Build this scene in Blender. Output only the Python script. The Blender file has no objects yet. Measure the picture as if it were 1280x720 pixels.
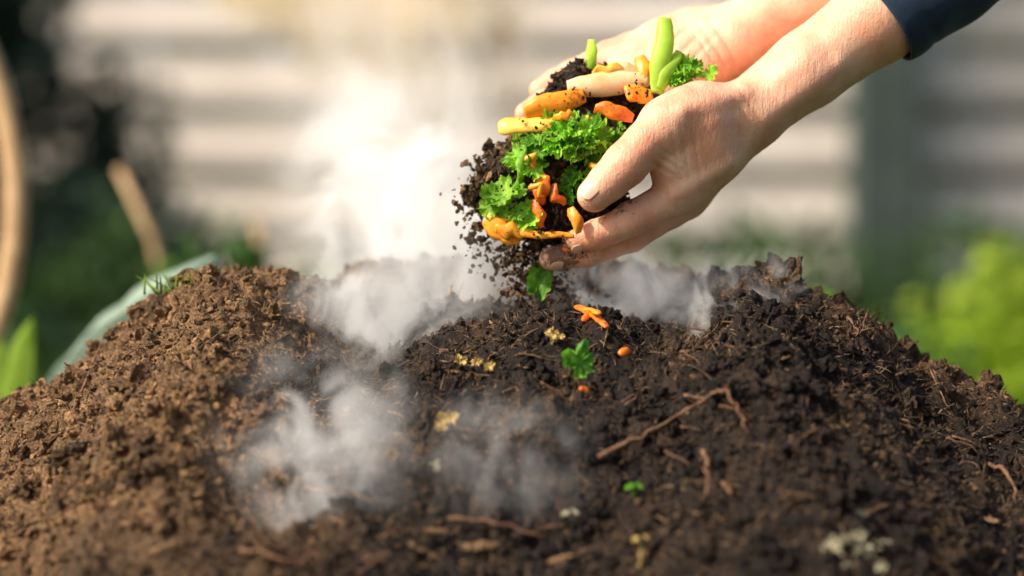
import bpy, math, random
import numpy as np
from mathutils import Vector, Matrix
rng=np.random.default_rng(7); random.seed(7)
scene=bpy.context.scene
U=1.0/1679.0          # design unit: about 0.6 mm
CZ=0.9
def W(px,y,py): return Vector(((px-640)*U, y*U, CZ+(360-py)*U))
def PT(px,py,Y):
    k=(1.8+Y)/3022.0
    return Vector(((px-640)*k, Y, CZ+(360-py)*k))
# ---------------------------------------------------------------- noise
_pr=np.random.default_rng(3)
perm=_pr.permutation(256).astype(np.int32); perm=np.concatenate([perm,perm,perm])
gr=_pr.normal(size=(256,3)); gr/=np.linalg.norm(gr,axis=1)[:,None]; gr=gr.astype(np.float32)
def pn(x,y,z=0.0):
    x,y,z=np.broadcast_arrays(np.asarray(x,np.float32),np.asarray(y,np.float32),np.asarray(z,np.float32))
    xi=np.floor(x).astype(np.int32); yi=np.floor(y).astype(np.int32); zi=np.floor(z).astype(np.int32)
    xf=x-xi; yf=y-yi; zf=z-zi; xi&=255; yi&=255; zi&=255
    u=xf*xf*xf*(xf*(xf*6-15)+10); v=yf*yf*yf*(yf*(yf*6-15)+10); w=zf*zf*zf*(zf*(zf*6-15)+10)
    def g(a,b,c):
        h=perm[perm[perm[(xi+a)&255]+((yi+b)&255)]+((zi+c)&255)]
        q=gr[h]
        return q[...,0]*(xf-a)+q[...,1]*(yf-b)+q[...,2]*(zf-c)
    x00=g(0,0,0)*(1-u)+g(1,0,0)*u; x10=g(0,1,0)*(1-u)+g(1,1,0)*u
    x01=g(0,0,1)*(1-u)+g(1,0,1)*u; x11=g(0,1,1)*(1-u)+g(1,1,1)*u
    return (x00*(1-v)+x10*v)*(1-w)+(x01*(1-v)+x11*v)*w
# ---------------------------------------------------------------- mesh helpers
def mk(name,V,F,mat=None,smooth=True,attrs=None,parent=None):
    V=np.asarray(V,np.float32); F=np.asarray(F,np.int32)
    me=bpy.data.meshes.new(name)
    me.vertices.add(len(V)); me.vertices.foreach_set('co',V.ravel())
    k=F.shape[1]; me.loops.add(F.size); me.polygons.add(len(F))
    me.polygons.foreach_set('loop_start',np.arange(0,F.size,k,dtype=np.int32))
    me.loops.foreach_set('vertex_index',F.ravel())
    me.update(calc_edges=True); me.validate()
    me.polygons.foreach_set('use_smooth',np.full(len(me.polygons),smooth))
    if attrs:
        for n,a in attrs.items():
            at=me.attributes.new(n,'FLOAT','POINT'); at.data.foreach_set('value',np.asarray(a,np.float32))
    ob=bpy.data.objects.new(name,me); scene.collection.objects.link(ob)
    if mat: me.materials.append(mat)
    if parent: ob.parent=parent
    return ob
def empty(name):
    e=bpy.data.objects.new(name,None); scene.collection.objects.link(e); return e
class Geo:
    def __init__(s): s.v=[];s.f=[];s.n=0;s.t=[]
    def add(s,V,F,tone=0.5):
        V=np.asarray(V,float); F=np.asarray(F,int)
        if F.shape[1]==3: F=np.concatenate([F,F[:,2:3]],1)
        s.v.append(V); s.f.append(F+s.n); s.n+=len(V); s.t.append(np.full(len(V),tone))
    def obj(s,name,mat,smooth=True,parent=None):
        F=np.concatenate(s.f); V=np.concatenate(s.v)
        me=bpy.data.meshes.new(name)
        fl=[tuple(dict.fromkeys(f)) for f in F.tolist()]
        me.from_pydata(V.tolist(),[],fl); 
        me.polygons.foreach_set('use_smooth',np.full(len(me.polygons),smooth))
        at=me.attributes.new('tone','FLOAT','POINT'); at.data.foreach_set('value',np.concatenate(s.t).astype(np.float32))
        me.materials.append(mat)
        ob=bpy.data.objects.new(name,me); scene.collection.objects.link(ob)
        if parent: ob.parent=parent
        return ob
def tube(pts,rad,n=8,flat=1.0,caps=True,jit=0.0,prof=None):
    pts=[Vector(p) for p in pts]; m=len(pts); V=[];F=[]
    up=Vector((0.13,-0.9,0.35)).normalized()
    for i,p in enumerate(pts):
        d=(pts[min(i+1,m-1)]-pts[max(i-1,0)]).normalized()
        a=d.cross(up); 
        if a.length<1e-3: a=d.cross(Vector((1,0,0)))
        a.normalize(); b=d.cross(a)
        for j in range(n):
            t=2*math.pi*j/n; r=rad[i]*(1+jit*random.uniform(-1,1))*(prof[j] if prof else 1)
            V.append(p+a*math.cos(t)*r+b*math.sin(t)*r*flat)
    for i in range(m-1):
        for j in range(n):
            F.append((i*n+j,i*n+(j+1)%n,(i+1)*n+(j+1)%n,(i+1)*n+j))
    if caps:
        V.append(pts[0]); V.append(pts[-1])
        for j in range(n):
            F.append((m*n,(j+1)%n,j,j)); F.append((m*n+1,(m-1)*n+j,(m-1)*n+(j+1)%n,(m-1)*n+(j+1)%n))
    return np.array([tuple(v) for v in V]),np.array(F)
def rrot(N):
    q=rng.normal(size=(N,4)); q/=np.linalg.norm(q,axis=1)[:,None]
    w,x,y,z=q.T
    return np.stack([np.stack([1-2*(y*y+z*z),2*(x*y-z*w),2*(x*z+y*w)],-1),
      np.stack([2*(x*y+z*w),1-2*(x*x+z*z),2*(y*z-x*w)],-1),
      np.stack([2*(x*z-y*w),2*(y*z+x*w),1-2*(x*x+y*y)],-1)],1)
import bmesh
def ico(sub):
    bm=bmesh.new(); bmesh.ops.create_icosphere(bm,subdivisions=sub,radius=1)
    V=np.array([tuple(v.co) for v in bm.verts]); F=np.array([[v.index for v in f.verts] for f in bm.faces]); bm.free(); return V,F
def clods(sub,nv,rough=0.95):
    out=[]
    V,F=ico(sub)
    for i in range(nv):
        n=pn(V[:,0]*1.1+i*7.3,V[:,1]*1.1,V[:,2]*1.1)+0.7*pn(V[:,0]*2.7+i*3.3,V[:,1]*2.7,V[:,2]*2.7)+0.35*pn(V[:,0]*6+i*3.3,V[:,1]*6,V[:,2]*6)
        Q=V*(1+rough*n)[:,None]*np.array([1,rng.uniform(.5,1),rng.uniform(.35,.85)])
        out.append((Q,F))
    return out
def scatter(name,bases,P,Sc,mat,attrs,smooth=True,parent=None):
    P=np.asarray(P);N=len(P); R=rrot(N); which=rng.integers(0,len(bases),N)
    Vs=[];Fs=[];A={k:[] for k in attrs};n=0
    for b,(BV,BF) in enumerate(bases):
        idx=np.where(which==b)[0]
        if not len(idx): continue
        v=np.einsum('nij,vj->nvi',R[idx],BV)*Sc[idx][:,None,None]+P[idx][:,None,:]
        Vs.append(v.reshape(-1,3))
        Fs.append((BF[None]+ (np.arange(len(idx))*len(BV))[:,None,None]+n).reshape(-1,BF.shape[1])); n+=len(idx)*len(BV)
        for k in attrs: A[k].append(np.repeat(attrs[k][idx],len(BV)))
    return mk(name,np.concatenate(Vs),np.concatenate(Fs),mat,smooth,{k:np.concatenate(A[k]) for k in attrs},parent)
def fibres(name,P,L,r,mat,attrs,parent=None,zbias=0.3):
    N=len(P); ns=4
    d=rng.normal(size=(N,3)); d[:,2]=np.abs(d[:,2])*zbias; d/=np.linalg.norm(d,axis=1)[:,None]
    e=rng.normal(size=(N,3))*0.35
    t=np.linspace(-0.5,0.5,ns+1)
    C=P[:,None,:]+d[:,None,:]*t[None,:,None]*L[:,None,None]+e[:,None,:]*(t**2)[None,:,None]*L[:,None,None]
    a=np.cross(d,[0.3,0.5,0.81]); a/=np.linalg.norm(a,axis=1)[:,None]; b=np.cross(d,a)
    V=[]
    for j in range(3):
        th=2*math.pi*j/3
        V.append(C+(a*math.cos(th)+b*math.sin(th))[:,None,:]*(r[:,None,None]*(1-0.8*np.abs(t*2)**3)[None,:,None]))
    V=np.stack(V,2).reshape(-1,3)
    F=[]
    for i in range(ns):
        for j in range(3): F.append((i*3+j,i*3+(j+1)%3,(i+1)*3+(j+1)%3,(i+1)*3+j))
    F=(np.array(F)[None]+(np.arange(N)*(ns+1)*3)[:,None,None]).reshape(-1,4)
    return mk(name,V,F,mat,True,{k:np.repeat(v,(ns+1)*3) for k,v in attrs.items()},parent)
# ---------------------------------------------------------------- materials
def newmat(name):
    m=bpy.data.materials.new(name); m.use_nodes=True; nt=m.node_tree; nt.nodes.clear()
    out=nt.nodes.new('ShaderNodeOutputMaterial'); return m,nt,out
def N(nt,t,**kw):
    n=nt.nodes.new(t)
    for k,v in kw.items(): setattr(n,k,v)
    return n
def noise(nt,vec,scale,detail=4,rough=0.6,dist=0.0):
    n=N(nt,'ShaderNodeTexNoise'); n.inputs['Scale'].default_value=scale; n.inputs['Detail'].default_value=detail
    n.inputs['Roughness'].default_value=rough; n.inputs['Distortion'].default_value=dist
    nt.links.new(vec,n.inputs['Vector']); return n.outputs['Fac']
def ramp(nt,fac,stops):
    n=N(nt,'ShaderNodeValToRGB'); e=n.color_ramp.elements
    while len(e)<len(stops): e.new(0.5)
    for i,(p,c) in enumerate(stops): e[i].position=p; e[i].color=(*c,1) if len(c)==3 else c
    nt.links.new(fac,n.inputs['Fac']); return n.outputs['Color']
def mix(nt,fac,a,b,typ='MIX'):
    n=N(nt,'ShaderNodeMix',data_type='RGBA',blend_type=typ)
    for s,v in ((n.inputs[0],fac),(n.inputs[6],a),(n.inputs[7],b)):
        if hasattr(v,'links'): nt.links.new(v,s)
        elif isinstance(v,(int,float)): s.default_value=v
        else: s.default_value=(*v,1)
    return n.outputs[2]
def mathn(nt,op,a,b=None,clamp=False):
    n=N(nt,'ShaderNodeMath',operation=op,use_clamp=clamp)
    for s,v in zip(n.inputs,(a,b)):
        if v is None: continue
        if hasattr(v,'links'): nt.links.new(v,s)
        else: s.default_value=v
    return n.outputs[0]
def maprange(nt,v,a,b,c=0,d=1,smooth=True):
    n=N(nt,'ShaderNodeMapRange',interpolation_type='SMOOTHSTEP' if smooth else 'LINEAR')
    nt.links.new(v,n.inputs['Value'])
    for k,x in zip(('From Min','From Max','To Min','To Max'),(a,b,c,d)): n.inputs[k].default_value=x
    return n.outputs['Result']
def attr(nt,name): return N(nt,'ShaderNodeAttribute',attribute_name=name).outputs['Fac']
def pos(nt): return N(nt,'ShaderNodeNewGeometry').outputs['Position']
def bump(nt,h,strength,dist):
    n=N(nt,'ShaderNodeBump'); n.inputs['Strength'].default_value=strength; n.inputs['Distance'].default_value=dist
    nt.links.new(h,n.inputs['Height']); return n.outputs['Normal']
def princ(nt,out,col,rough=0.6,spec=0.4,nrm=None,**kw):
    p=N(nt,'ShaderNodeBsdfPrincipled'); 
    if hasattr(col,'links'): nt.links.new(col,p.inputs['Base Color'])
    else: p.inputs['Base Color'].default_value=(*col,1)
    if hasattr(rough,'links'): nt.links.new(rough,p.inputs['Roughness'])
    else: p.inputs['Roughness'].default_value=rough
    p.inputs['Specular IOR Level'].default_value=spec
    if nrm is not None: nt.links.new(nrm,p.inputs['Normal'])
    for k,v in kw.items(): p.inputs[k.replace('_',' ')].default_value=v
    if out is not None: nt.links.new(p.outputs[0],out.inputs['Surface'])
    return p
def soil_mat(name):
    m,nt,out=newmat(name); P=pos(nt)
    n1=noise(nt,P,60,6,0.7); n2=noise(nt,P,520,4,0.75); n3=noise(nt,P,22,4,0.6)
    wet=ramp(nt,n2,[(0.3,(0.006,0.0035,0.003)),(0.52,(0.020,0.0115,0.009)),(0.66,(0.062,0.038,0.028)),(0.76,(0.21,0.14,0.10))])
    dry=ramp(nt,n2,[(0.28,(0.050,0.023,0.009)),(0.48,(0.24,0.128,0.055)),(0.68,(0.56,0.36,0.18))])
    f=mathn(nt,'ADD',attr(nt,'dry'),mathn(nt,'MULTIPLY',mathn(nt,'SUBTRACT',n3,0.52),0.8),True)
    c=mix(nt,f,wet,dry)
    tone=maprange(nt,attr(nt,'tone'),0,1,0.25,1.9,False)
    hs=N(nt,'ShaderNodeHueSaturation'); nt.links.new(c,hs.inputs['Color']); nt.links.new(tone,hs.inputs['Value'])
    b=bump(nt,mathn(nt,'ADD',n1,mathn(nt,'MULTIPLY',n2,0.8)),1.0,0.005)
    princ(nt,out,hs.outputs[0],ramp(nt,n1,[(0.3,(0.5,)*3),(0.6,(0.95,)*3)]),0.35,b); return m
M_soil=soil_mat('soil')
def simple(name,c1,c2,scale,rough=0.6,spec=0.3,bs=0.3,bd=0.001,trans=0.0,sss=0.0,tone=False,dirt=0.0):
    m,nt,out=newmat(name); P=pos(nt); n=noise(nt,P,scale,5,0.6,0.3)
    c=ramp(nt,n,[(0.35,c1),(0.65,c2)])
    if tone:
        hs=N(nt,'ShaderNodeHueSaturation'); nt.links.new(c,hs.inputs['Color']); nt.links.new(maprange(nt,attr(nt,'tone'),0,1,0.5,1.5,False),hs.inputs['Value']); c=hs.outputs[0]
    if dirt>0:
        dn=noise(nt,P,260,5,0.7); c=mix(nt,mathn(nt,'MULTIPLY',maprange(nt,dn,0.60-dirt*0.1,0.68-dirt*0.1),0.85),c,(0.03,0.016,0.01))
    n2=noise(nt,P,scale*4,3)
    p=princ(nt,None,c,rough,spec,bump(nt,n2,bs,bd))
    if sss>0: p.inputs['Subsurface Weight'].default_value=sss; p.inputs['Subsurface Scale'].default_value=0.004
    if trans>0:
        t=N(nt,'ShaderNodeBsdfTranslucent'); nt.links.new(c,t.inputs['Color'])
        mx=N(nt,'ShaderNodeMixShader'); mx.inputs[0].default_value=trans
        nt.links.new(p.outputs[0],mx.inputs[1]); nt.links.new(t.outputs[0],mx.inputs[2]); nt.links.new(mx.outputs[0],out.inputs['Surface'])
    else: nt.links.new(p.outputs[0],out.inputs['Surface'])
    return m
M_fib=simple('straw',(0.10,0.06,0.03),(0.36,0.24,0.14),200,0.8,0.2,tone=True)
M_twig=simple('twig_bark',(0.08,0.04,0.025),(0.24,0.13,0.075),150,0.8,0.2,0.6)
M_chip=simple('wood_chip_mat',(0.13,0.07,0.035),(0.36,0.22,0.12),220,0.85,0.2,0.8,0.002,tone=True,dirt=0.7)
M_car=simple('carrot',(0.92,0.24,0.010),(1.0,0.44,0.03),90,0.38,0.5,0.3,0.0010,sss=0.25,dirt=0.08)
M_cary=simple('carrot_yellow',(0.98,0.42,0.03),(1.0,0.62,0.12),90,0.38,0.5,0.3,0.0010,sss=0.25)
M_carp=simple('carrot_pale',(0.96,0.50,0.22),(0.98,0.70,0.42),80,0.42,0.5,0.3,0.0010,sss=0.25)
M_card=simple('carrot_dark',(0.70,0.10,0.01),(0.98,0.26,0.02),120,0.42,0.5,0.4,0.0012,sss=0.15,dirt=0.4)
M_leaf=simple('leaf_green',(0.15,0.42,0.012),(0.48,0.80,0.09),110,0.42,0.4,0.6,0.002,trans=0.45,tone=True)
M_leafd=simple('leaf_dark',(0.05,0.24,0.010),(0.22,0.54,0.035),110,0.42,0.4,0.6,0.002,trans=0.4,tone=True,dirt=0.15)
M_stalk=simple('stalk',(0.46,0.78,0.05),(0.66,0.90,0.14),60,0.4,0.4,0.2,0.001,trans=0.45)
M_yel=simple('peel_yellow',(0.46,0.31,0.08),(0.72,0.54,0.20),200,0.5,0.4,0.4,0.001,trans=0.2,dirt=0.6)
M_white=simple('petal_white',(0.36,0.32,0.20),(0.62,0.58,0.42),200,0.5,0.3,0.4,0.001,trans=0.2,dirt=0.6)
# ---------------------------------------------------------------- compost heap
cp=[(-1630,1900),(-700,1000),(-250,650),(-100,560),(0,508),(50,490),(100,464),(180,395),(250,350),(300,344),(360,350),(430,362),(520,385),(690,392),(800,384),(870,362),(920,340),(970,338),(1020,362),(1080,395),(1140,440),(1200,475),(1250,497),(1300,540),(1400,620),(1900,980),(2900,1900)]
cx=np.array([(p[0]-640)*U for p in cp]); cz=np.array([CZ+(360-p[1])*U for p in cp]); cz=np.maximum(cz,0)
def sp(x,k): return np.logaddexp(0,x/k)*k
def G(x,y,a,b,sx,sy): return np.exp(-((x-a)/sx)**2-((y-b)/sy)**2)
def H(x,y,fine=True):
    x=np.asarray(x,float); y=np.asarray(y,float)
    wx=x+0.012*pn(x*12,y*12,5.0)
    c=np.interp(wx,cx,cz)
    z=c-0.60*sp(-y-0.01,0.02)-0.75*sp(y-0.09,0.03)
    z+=0.036*G(x,y,0.04,-0.09,0.075,0.06)-0.050*G(x,y,-0.125,-0.07,0.045,0.09)-0.030*G(x,y,0.125,-0.03,0.03,0.05)
    z+=0.022*G(x,y,-0.02,-0.2,0.06,0.05)-0.032*G(x,y,-0.16,-0.22,0.05,0.05)+0.02*G(x,y,0.16,-0.16,0.05,0.08)
    back=0.926-0.02*((x-0.0)/0.15)**2+0.006*pn(x*30,7.0,0)-1.3*np.abs(y-0.15)**1.15*1.0
    win=1/(1+np.exp(np.clip((np.abs(x-0.0)-0.17)/0.012,-50,50)))
    z=np.where(back>z,z+(back-z)*win,z)
    z+=0.020*pn(x*9,y*9,1.0)
    b=1-np.abs(pn(x*26,y*26,2.0))*2
    z+=0.016*pn(x*24,y*24,3.0)+0.007*(b-0.6)*pn(x*9,y*9,8.0)*2
    n1=pn(x*55,y*55,4.0); z+=0.014*np.abs(n1)+0.006*n1
    n2=pn(x*120+n1*1.5,y*120,5.5); z+=0.0075*np.abs(n2)-0.002*n2
    n3=pn(x*260+n2*2,y*260,6.5); z+=0.0045*n3
    return z
def dryf(x,y):
    d=np.clip((-0.08-x)/0.10,0,1)*1.0+np.clip((x-0.12)/0.06,0,1)*np.clip((y+0.09)/0.08,0,1)*0.5
    d+=np.clip((y-0.06)/0.05,0,1)*0.4
    d*=np.clip((y+0.36)/0.18,0.35,1)
    return np.clip(np.clip(d,0,1)*0.9+0.0+0.36*pn(x*20,y*20,9.0),0,1)
xs=np.concatenate([np.linspace(-1.9,-0.5,60),np.arange(-0.48,0.4801,0.0015),np.linspace(0.5,1.9,60)])
ys=np.concatenate([np.linspace(-1.5,-0.47,50),np.arange(-0.45,0.2401,0.0017),np.linspace(0.26,1.5,50)])
X,Y=np.meshgrid(xs,ys,indexing='ij'); Z=H(X,Y)
Z=np.maximum(Z,-0.02)
nx,ny=len(xs),len(ys)
I=np.arange(nx*ny).reshape(nx,ny)
F=np.stack([I[:-1,:-1],I[1:,:-1],I[1:,1:],I[:-1,1:]],-1).reshape(-1,4)
jx=0.0022*pn(X*230,Y*230,11.0); jy=0.0022*pn(X*230,Y*230,12.0)
V=np.stack([X+jx,Y+jy,Z],-1).reshape(-1,3)
tone=0.42+0.55*pn(X*70,Y*70,13.0).ravel()
heap=mk('compost_heap',V,F,M_soil,True,{'dry':dryf(X,Y).ravel(),'tone':tone})
def surf(px,py):
    Ys=np.linspace(-0.5,0.35,1200); k=(1.8+Ys)/3022.0
    x=(px-640)*k; z=CZ+(360-py)*k; h=H(x,Ys); i=np.argmax(h>=z)
    if not (h>=z).any(): i=600
    return Vector((x[i],Ys[i],h[i]))
def onheap(N,ymin=-0.45,ymax=0.22,xm=0.47):
    x=rng.uniform(-xm,xm,N); y=rng.uniform(ymin,ymax,N); return x,y,H(x,y)
mid=clods(3,8,1.25); small=clods(1,10,1.5)
x,y,z=onheap(9000); keep=(pn(x*14,y*14,21.0)+rng.normal(0,.15,9000))>0.08; x,y,z=x[keep],y[keep],z[keep]; n=len(x)
s=0.0028+0.0075*rng.random(n)**2
scatter('soil_clods',mid,np.stack([x,y,z+s*0.05],1),s,M_soil,{'dry':dryf(x,y),'tone':rng.uniform(0.05,0.8,n)},smooth=False,parent=heap)
n=50000; x,y,z=onheap(n); s=0.0008+0.0026*rng.random(n)**2.5
scatter('soil_crumbs',small,np.stack([x,y,z+s*0.3],1),s,M_soil,{'dry':np.clip(dryf(x,y)+rng.normal(0,.2,n),0,1),'tone':rng.uniform(0,1,n)},smooth=False,parent=heap)
n=19000; x,y,z=onheap(n)
L=0.004+0.022*rng.random(n)**2.5
fibres('soil_fibres',np.stack([x,y,z+0.0015],1),L,0.00016+0.00038*rng.random(n)**2.5,M_fib,{'tone':rng.random(n)*0.6+0.35*dryf(x,y)},parent=heap,zbias=0.7)
bx=np.array([(-1,-.35,-.12),(1,-.25,-.10),(1.1,.3,-.08),(-.9,.35,-.12),(-1,-.35,.12),(.9,-.3,.14),(1,.3,.1),(-.95,.3,.12)],float)
bf=np.array([(0,3,2,1),(4,5,6,7),(0,1,5,4),(1,2,6,5),(2,3,7,6),(3,0,4,7)])
n=900; x,y,z=onheap(n,-0.42,0.1)
scatter('bark_chips',[(bx,bf),(bx*[1.4,.6,1],bf),(bx*[.7,1.2,.8],bf)],np.stack([x,y,z+0.001],1),0.0012+0.0042*rng.random(n)**2.8,M_chip,{'tone':rng.random(n)*0.7},smooth=False,parent=heap)
# twigs
def twig(pts,r,name='twig',m=None,par=None):
    P=[]
    for i in range(len(pts)-1):
        for k in range(5): P.append(pts[i].lerp(pts[i+1],k/5)+Vector((random.gauss(0,1),random.gauss(0,1),random.gauss(0,1)))*r*0.5)
    P.append(pts[-1]); rr=[r*(1-0.6*i/len(P))*random.uniform(.8,1.2) for i in range(len(P))]
    g=Geo(); v,f=tube(P,rr,7,jit=0.12); g.add(v,f); return g.obj(name,m or M_twig,parent=par)
up=Vector((0,-0.004,0.006))
twig([surf(748,585)+up,surf(800,562)+up*1.5,surf(850,535)+up*1.6,surf(888,518)+up*2.2],0.0019)
twig([surf(885,515)+up*2,surf(905,515)+up*2.5,surf(922,535)+up*2,surf(935,555)+up],0.0015)
twig([surf(878,590)+up*2,surf(884,615)+up*2,surf(882,642)+up*2],0.0018)
twig([surf(1120,480)+up,surf(1160,470)+up,surf(1180,520)+up*1.5],0.0012)
twig([surf(1235,590)+up,surf(1255,610)+up*2,surf(1268,640)+up],0.0018)
twig([surf(905,615)+up,surf(912,640)+up*2],0.0020)
twig([surf(380,625)+up,surf(430,625)+up,surf(470,640)+up],0.0014)
twig([surf(560,660)+up,surf(620,668)+up,surf(680,690)+up*1.4],0.0016)
twig([surf(300,700)+up,surf(370,715)+up,surf(400,700)+up],0.0018)
twig([surf(90,455)+up*.5,surf(130,432)+up*.8,surf(165,430)+up*.3],0.0011)
twig([surf(1060,400)+up*.3,surf(1075,370)+up*.3+Vector((0,0,.01)),surf(1085,395)+up],0.0012)
for _ in range(70):
    px=random.uniform(20,1260); py=random.uniform(410,715); l=random.uniform(10,40); a=random.uniform(-.9,.9)
    p=surf(px,py)+up*.5; k=l*U*.5
    twig([p+Vector((-k,random.uniform(-.004,.004),-k*a)),p+Vector((k*.2,-.002,.002)),p+Vector((k,random.uniform(-.004,.004),k*a))],random.uniform(.0005,.0011),'twig',random.choice([M_twig,M_chip,M_twig]))
def place(V,c,nrm,ang=0):
    n=Vector(nrm).normalized(); q=n.to_track_quat('Z','Y').to_matrix()@Matrix.Rotation(ang,3,'Z')
    return V@np.array(q).T+np.array(tuple(c))
def flake(name,c,L,Wd,nrm,ang,mat):
    n=11; V=[];F=[]
    for i in range(n+1):
        q=i/n*2-1; w=Wd*(1-abs(q)**2.2*.85)*random.uniform(.45,1.25); oy=Wd*random.uniform(-.35,.35)
        for b in (-1,0,1): V.append((q*L,b*w+oy,0.25*Wd*random.uniform(-1,1)+(0.3*Wd if b==0 else 0)))
    for i in range(n):
        for b in (0,1): F.append((i*3+b,i*3+b+1,i*3+b+4,i*3+b+3))
    g=Geo(); g.add(place(np.array(V),c,nrm,ang),F,random.uniform(.2,.8)); ob=g.obj(name,mat,False); sd=ob.modifiers.new('t','SOLIDIFY'); sd.thickness=0.001; return ob
for px,py,l in ((600,688,26),(528,692,24),(545,668,16),(205,690,22),(190,655,10),(470,704,14),(1235,655,14),(1265,700,13),(330,650,8),(420,655,10),(700,705,15),(570,470,6)):
    flake('bark_piece',surf(px,py)+up*.35,l*U*.9,l*U*.2,(random.uniform(-.4,.4),-.8,.8),random.uniform(-.6,.6),M_chip)
# ---------------------------------------------------------------- leaves
def leafgeo(R,lobes=5,la=0.25,ruf=0.25,el=1.0,seed=0,cup=0.2,freq=9):
    nr,nt=10,96; V=[(0,0,0)];F=[]
    T=np.arange(nt)*2*math.pi/nt; cs,sn=np.cos(T),np.sin(T)
    rr=1+2.2*la*pn(cs*lobes*.32+seed,sn*lobes*.32,seed)+1.3*la*pn(cs*lobes*.9+seed,sn*lobes*.9,seed+5)+0.6*la*pn(cs*lobes*2.2+seed,sn*lobes*2.2,seed+9)
    rr=rr*(1-0.45*np.exp(-((T-math.pi)/0.22)**2))
    for i in range(1,nr+1):
        q=i/nr
        r=q*rr; x=r*cs; y=r*sn
        zz=ruf*q**1.8*(2.6*pn(cs*freq*.35+seed*2,sn*freq*.35,q*1.2)+1.5*pn(cs*freq*.8+seed,sn*freq*.8,q*2))+cup*q*q+0.08*np.abs(y)*1.0+0.35*pn(x*1.3+seed,y*1.3,2.0)
        for a,b,c in zip(x*el*R,y*R/math.sqrt(el),zz*R): V.append((a,b,c))
    for j in range(nt): F.append((0,1+j,1+(j+1)%nt,1+(j+1)%nt))
    for i in range(nr-1):
        for j in range(nt):
            a=1+i*nt
            F.append((a+j,a+nt+j,a+nt+(j+1)%nt,a+(j+1)%nt))
    return np.array(V),np.array(F)
def leaf(name,c,R,nrm,ang=0,mat=None,parent=None,**kw):
    g=Geo(); v,f=leafgeo(R,seed=random.uniform(0,90),**kw); g.add(place(v,c,nrm,ang),f,random.uniform(0.3,0.9)); return g.obj(name,mat or M_leaf,parent=parent)
# ---------------------------------------------------------------- SDF modelling
def snets(Fd,o,h):
    ins=Fd<0; c=np.zeros(tuple(s-1 for s in Fd.shape),np.int8)
    offs=[(i,j,k) for i in (0,1) for j in (0,1) for k in (0,1)]
    sh=c.shape
    for a in offs: c+=ins[a[0]:a[0]+sh[0],a[1]:a[1]+sh[1],a[2]:a[2]+sh[2]]
    act=(c>0)&(c<8); ids=-np.ones(sh,np.int32); cells=np.argwhere(act); ids[act]=np.arange(len(cells))
    vals=np.stack([Fd[cells[:,0]+a[0],cells[:,1]+a[1],cells[:,2]+a[2]] for a in offs],1)
    acc=np.zeros((len(cells),3)); cnt=np.zeros(len(cells))
    for i in range(8):
        for j in range(i+1,8):
            if sum(abs(p-q) for p,q in zip(offs[i],offs[j]))!=1: continue
            va,vb=vals[:,i],vals[:,j]; m=(va<0)!=(vb<0); t=(va[m]/(va[m]-vb[m]))[:,None]
            A=np.array(offs[i],float);B=np.array(offs[j],float); acc[m]+=A+(B-A)*t; cnt[m]+=1
    V=(cells+acc/cnt[:,None])*h+np.array(o,float); faces=[]
    for a in range(3):
        b=(a+1)%3;cc=(a+2)%3
        lo=[slice(None)]*3;hi=[slice(None)]*3; lo[a]=slice(0,-1);hi[a]=slice(1,None)
        m=ins[tuple(lo)]!=ins[tuple(hi)]; e=np.argwhere(m)
        ok=(e[:,b]>0)&(e[:,cc]>0)&(e[:,b]<Fd.shape[b]-1)&(e[:,cc]<Fd.shape[cc]-1); e=e[ok]
        def idx(db,dc):
            q=e.copy(); q[:,b]+=db; q[:,cc]+=dc; return ids[q[:,0],q[:,1],q[:,2]]
        Q=np.stack([idx(-1,-1),idx(0,-1),idx(0,0),idx(-1,0)],1)
        fl=~ins[e[:,0],e[:,1],e[:,2]]; Q[fl]=Q[fl][:,::-1]; faces.append(Q)
    return V,np.concatenate(faces)
def cap(P,a,b,ra,rb):
    a=np.array(a,np.float32);b=np.array(b,np.float32); d=b-a; L=float(d@d)+1e-6
    x=P[0]-a[0];y=P[1]-a[1];z=P[2]-a[2]
    t=np.clip((x*d[0]+y*d[1]+z*d[2])/L,0,1)
    return np.sqrt((x-t*d[0])**2+(y-t*d[1])**2+(z-t*d[2])**2)-(ra+(rb-ra)*t)
def smin(a,b,k):
    h=np.clip(k-np.abs(a-b),0,None)/k; return np.minimum(a,b)-h*h*k*0.25
def c3(p): return (p[0],p[1],-p[2])
def chain(P,pts,k):
    d=None
    for a,b in zip(pts[:-1],pts[1:]):
        q=cap(P,c3(a),c3(b),a[3],b[3]); d=q if d is None else smin(d,q,k)
    return d
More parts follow.
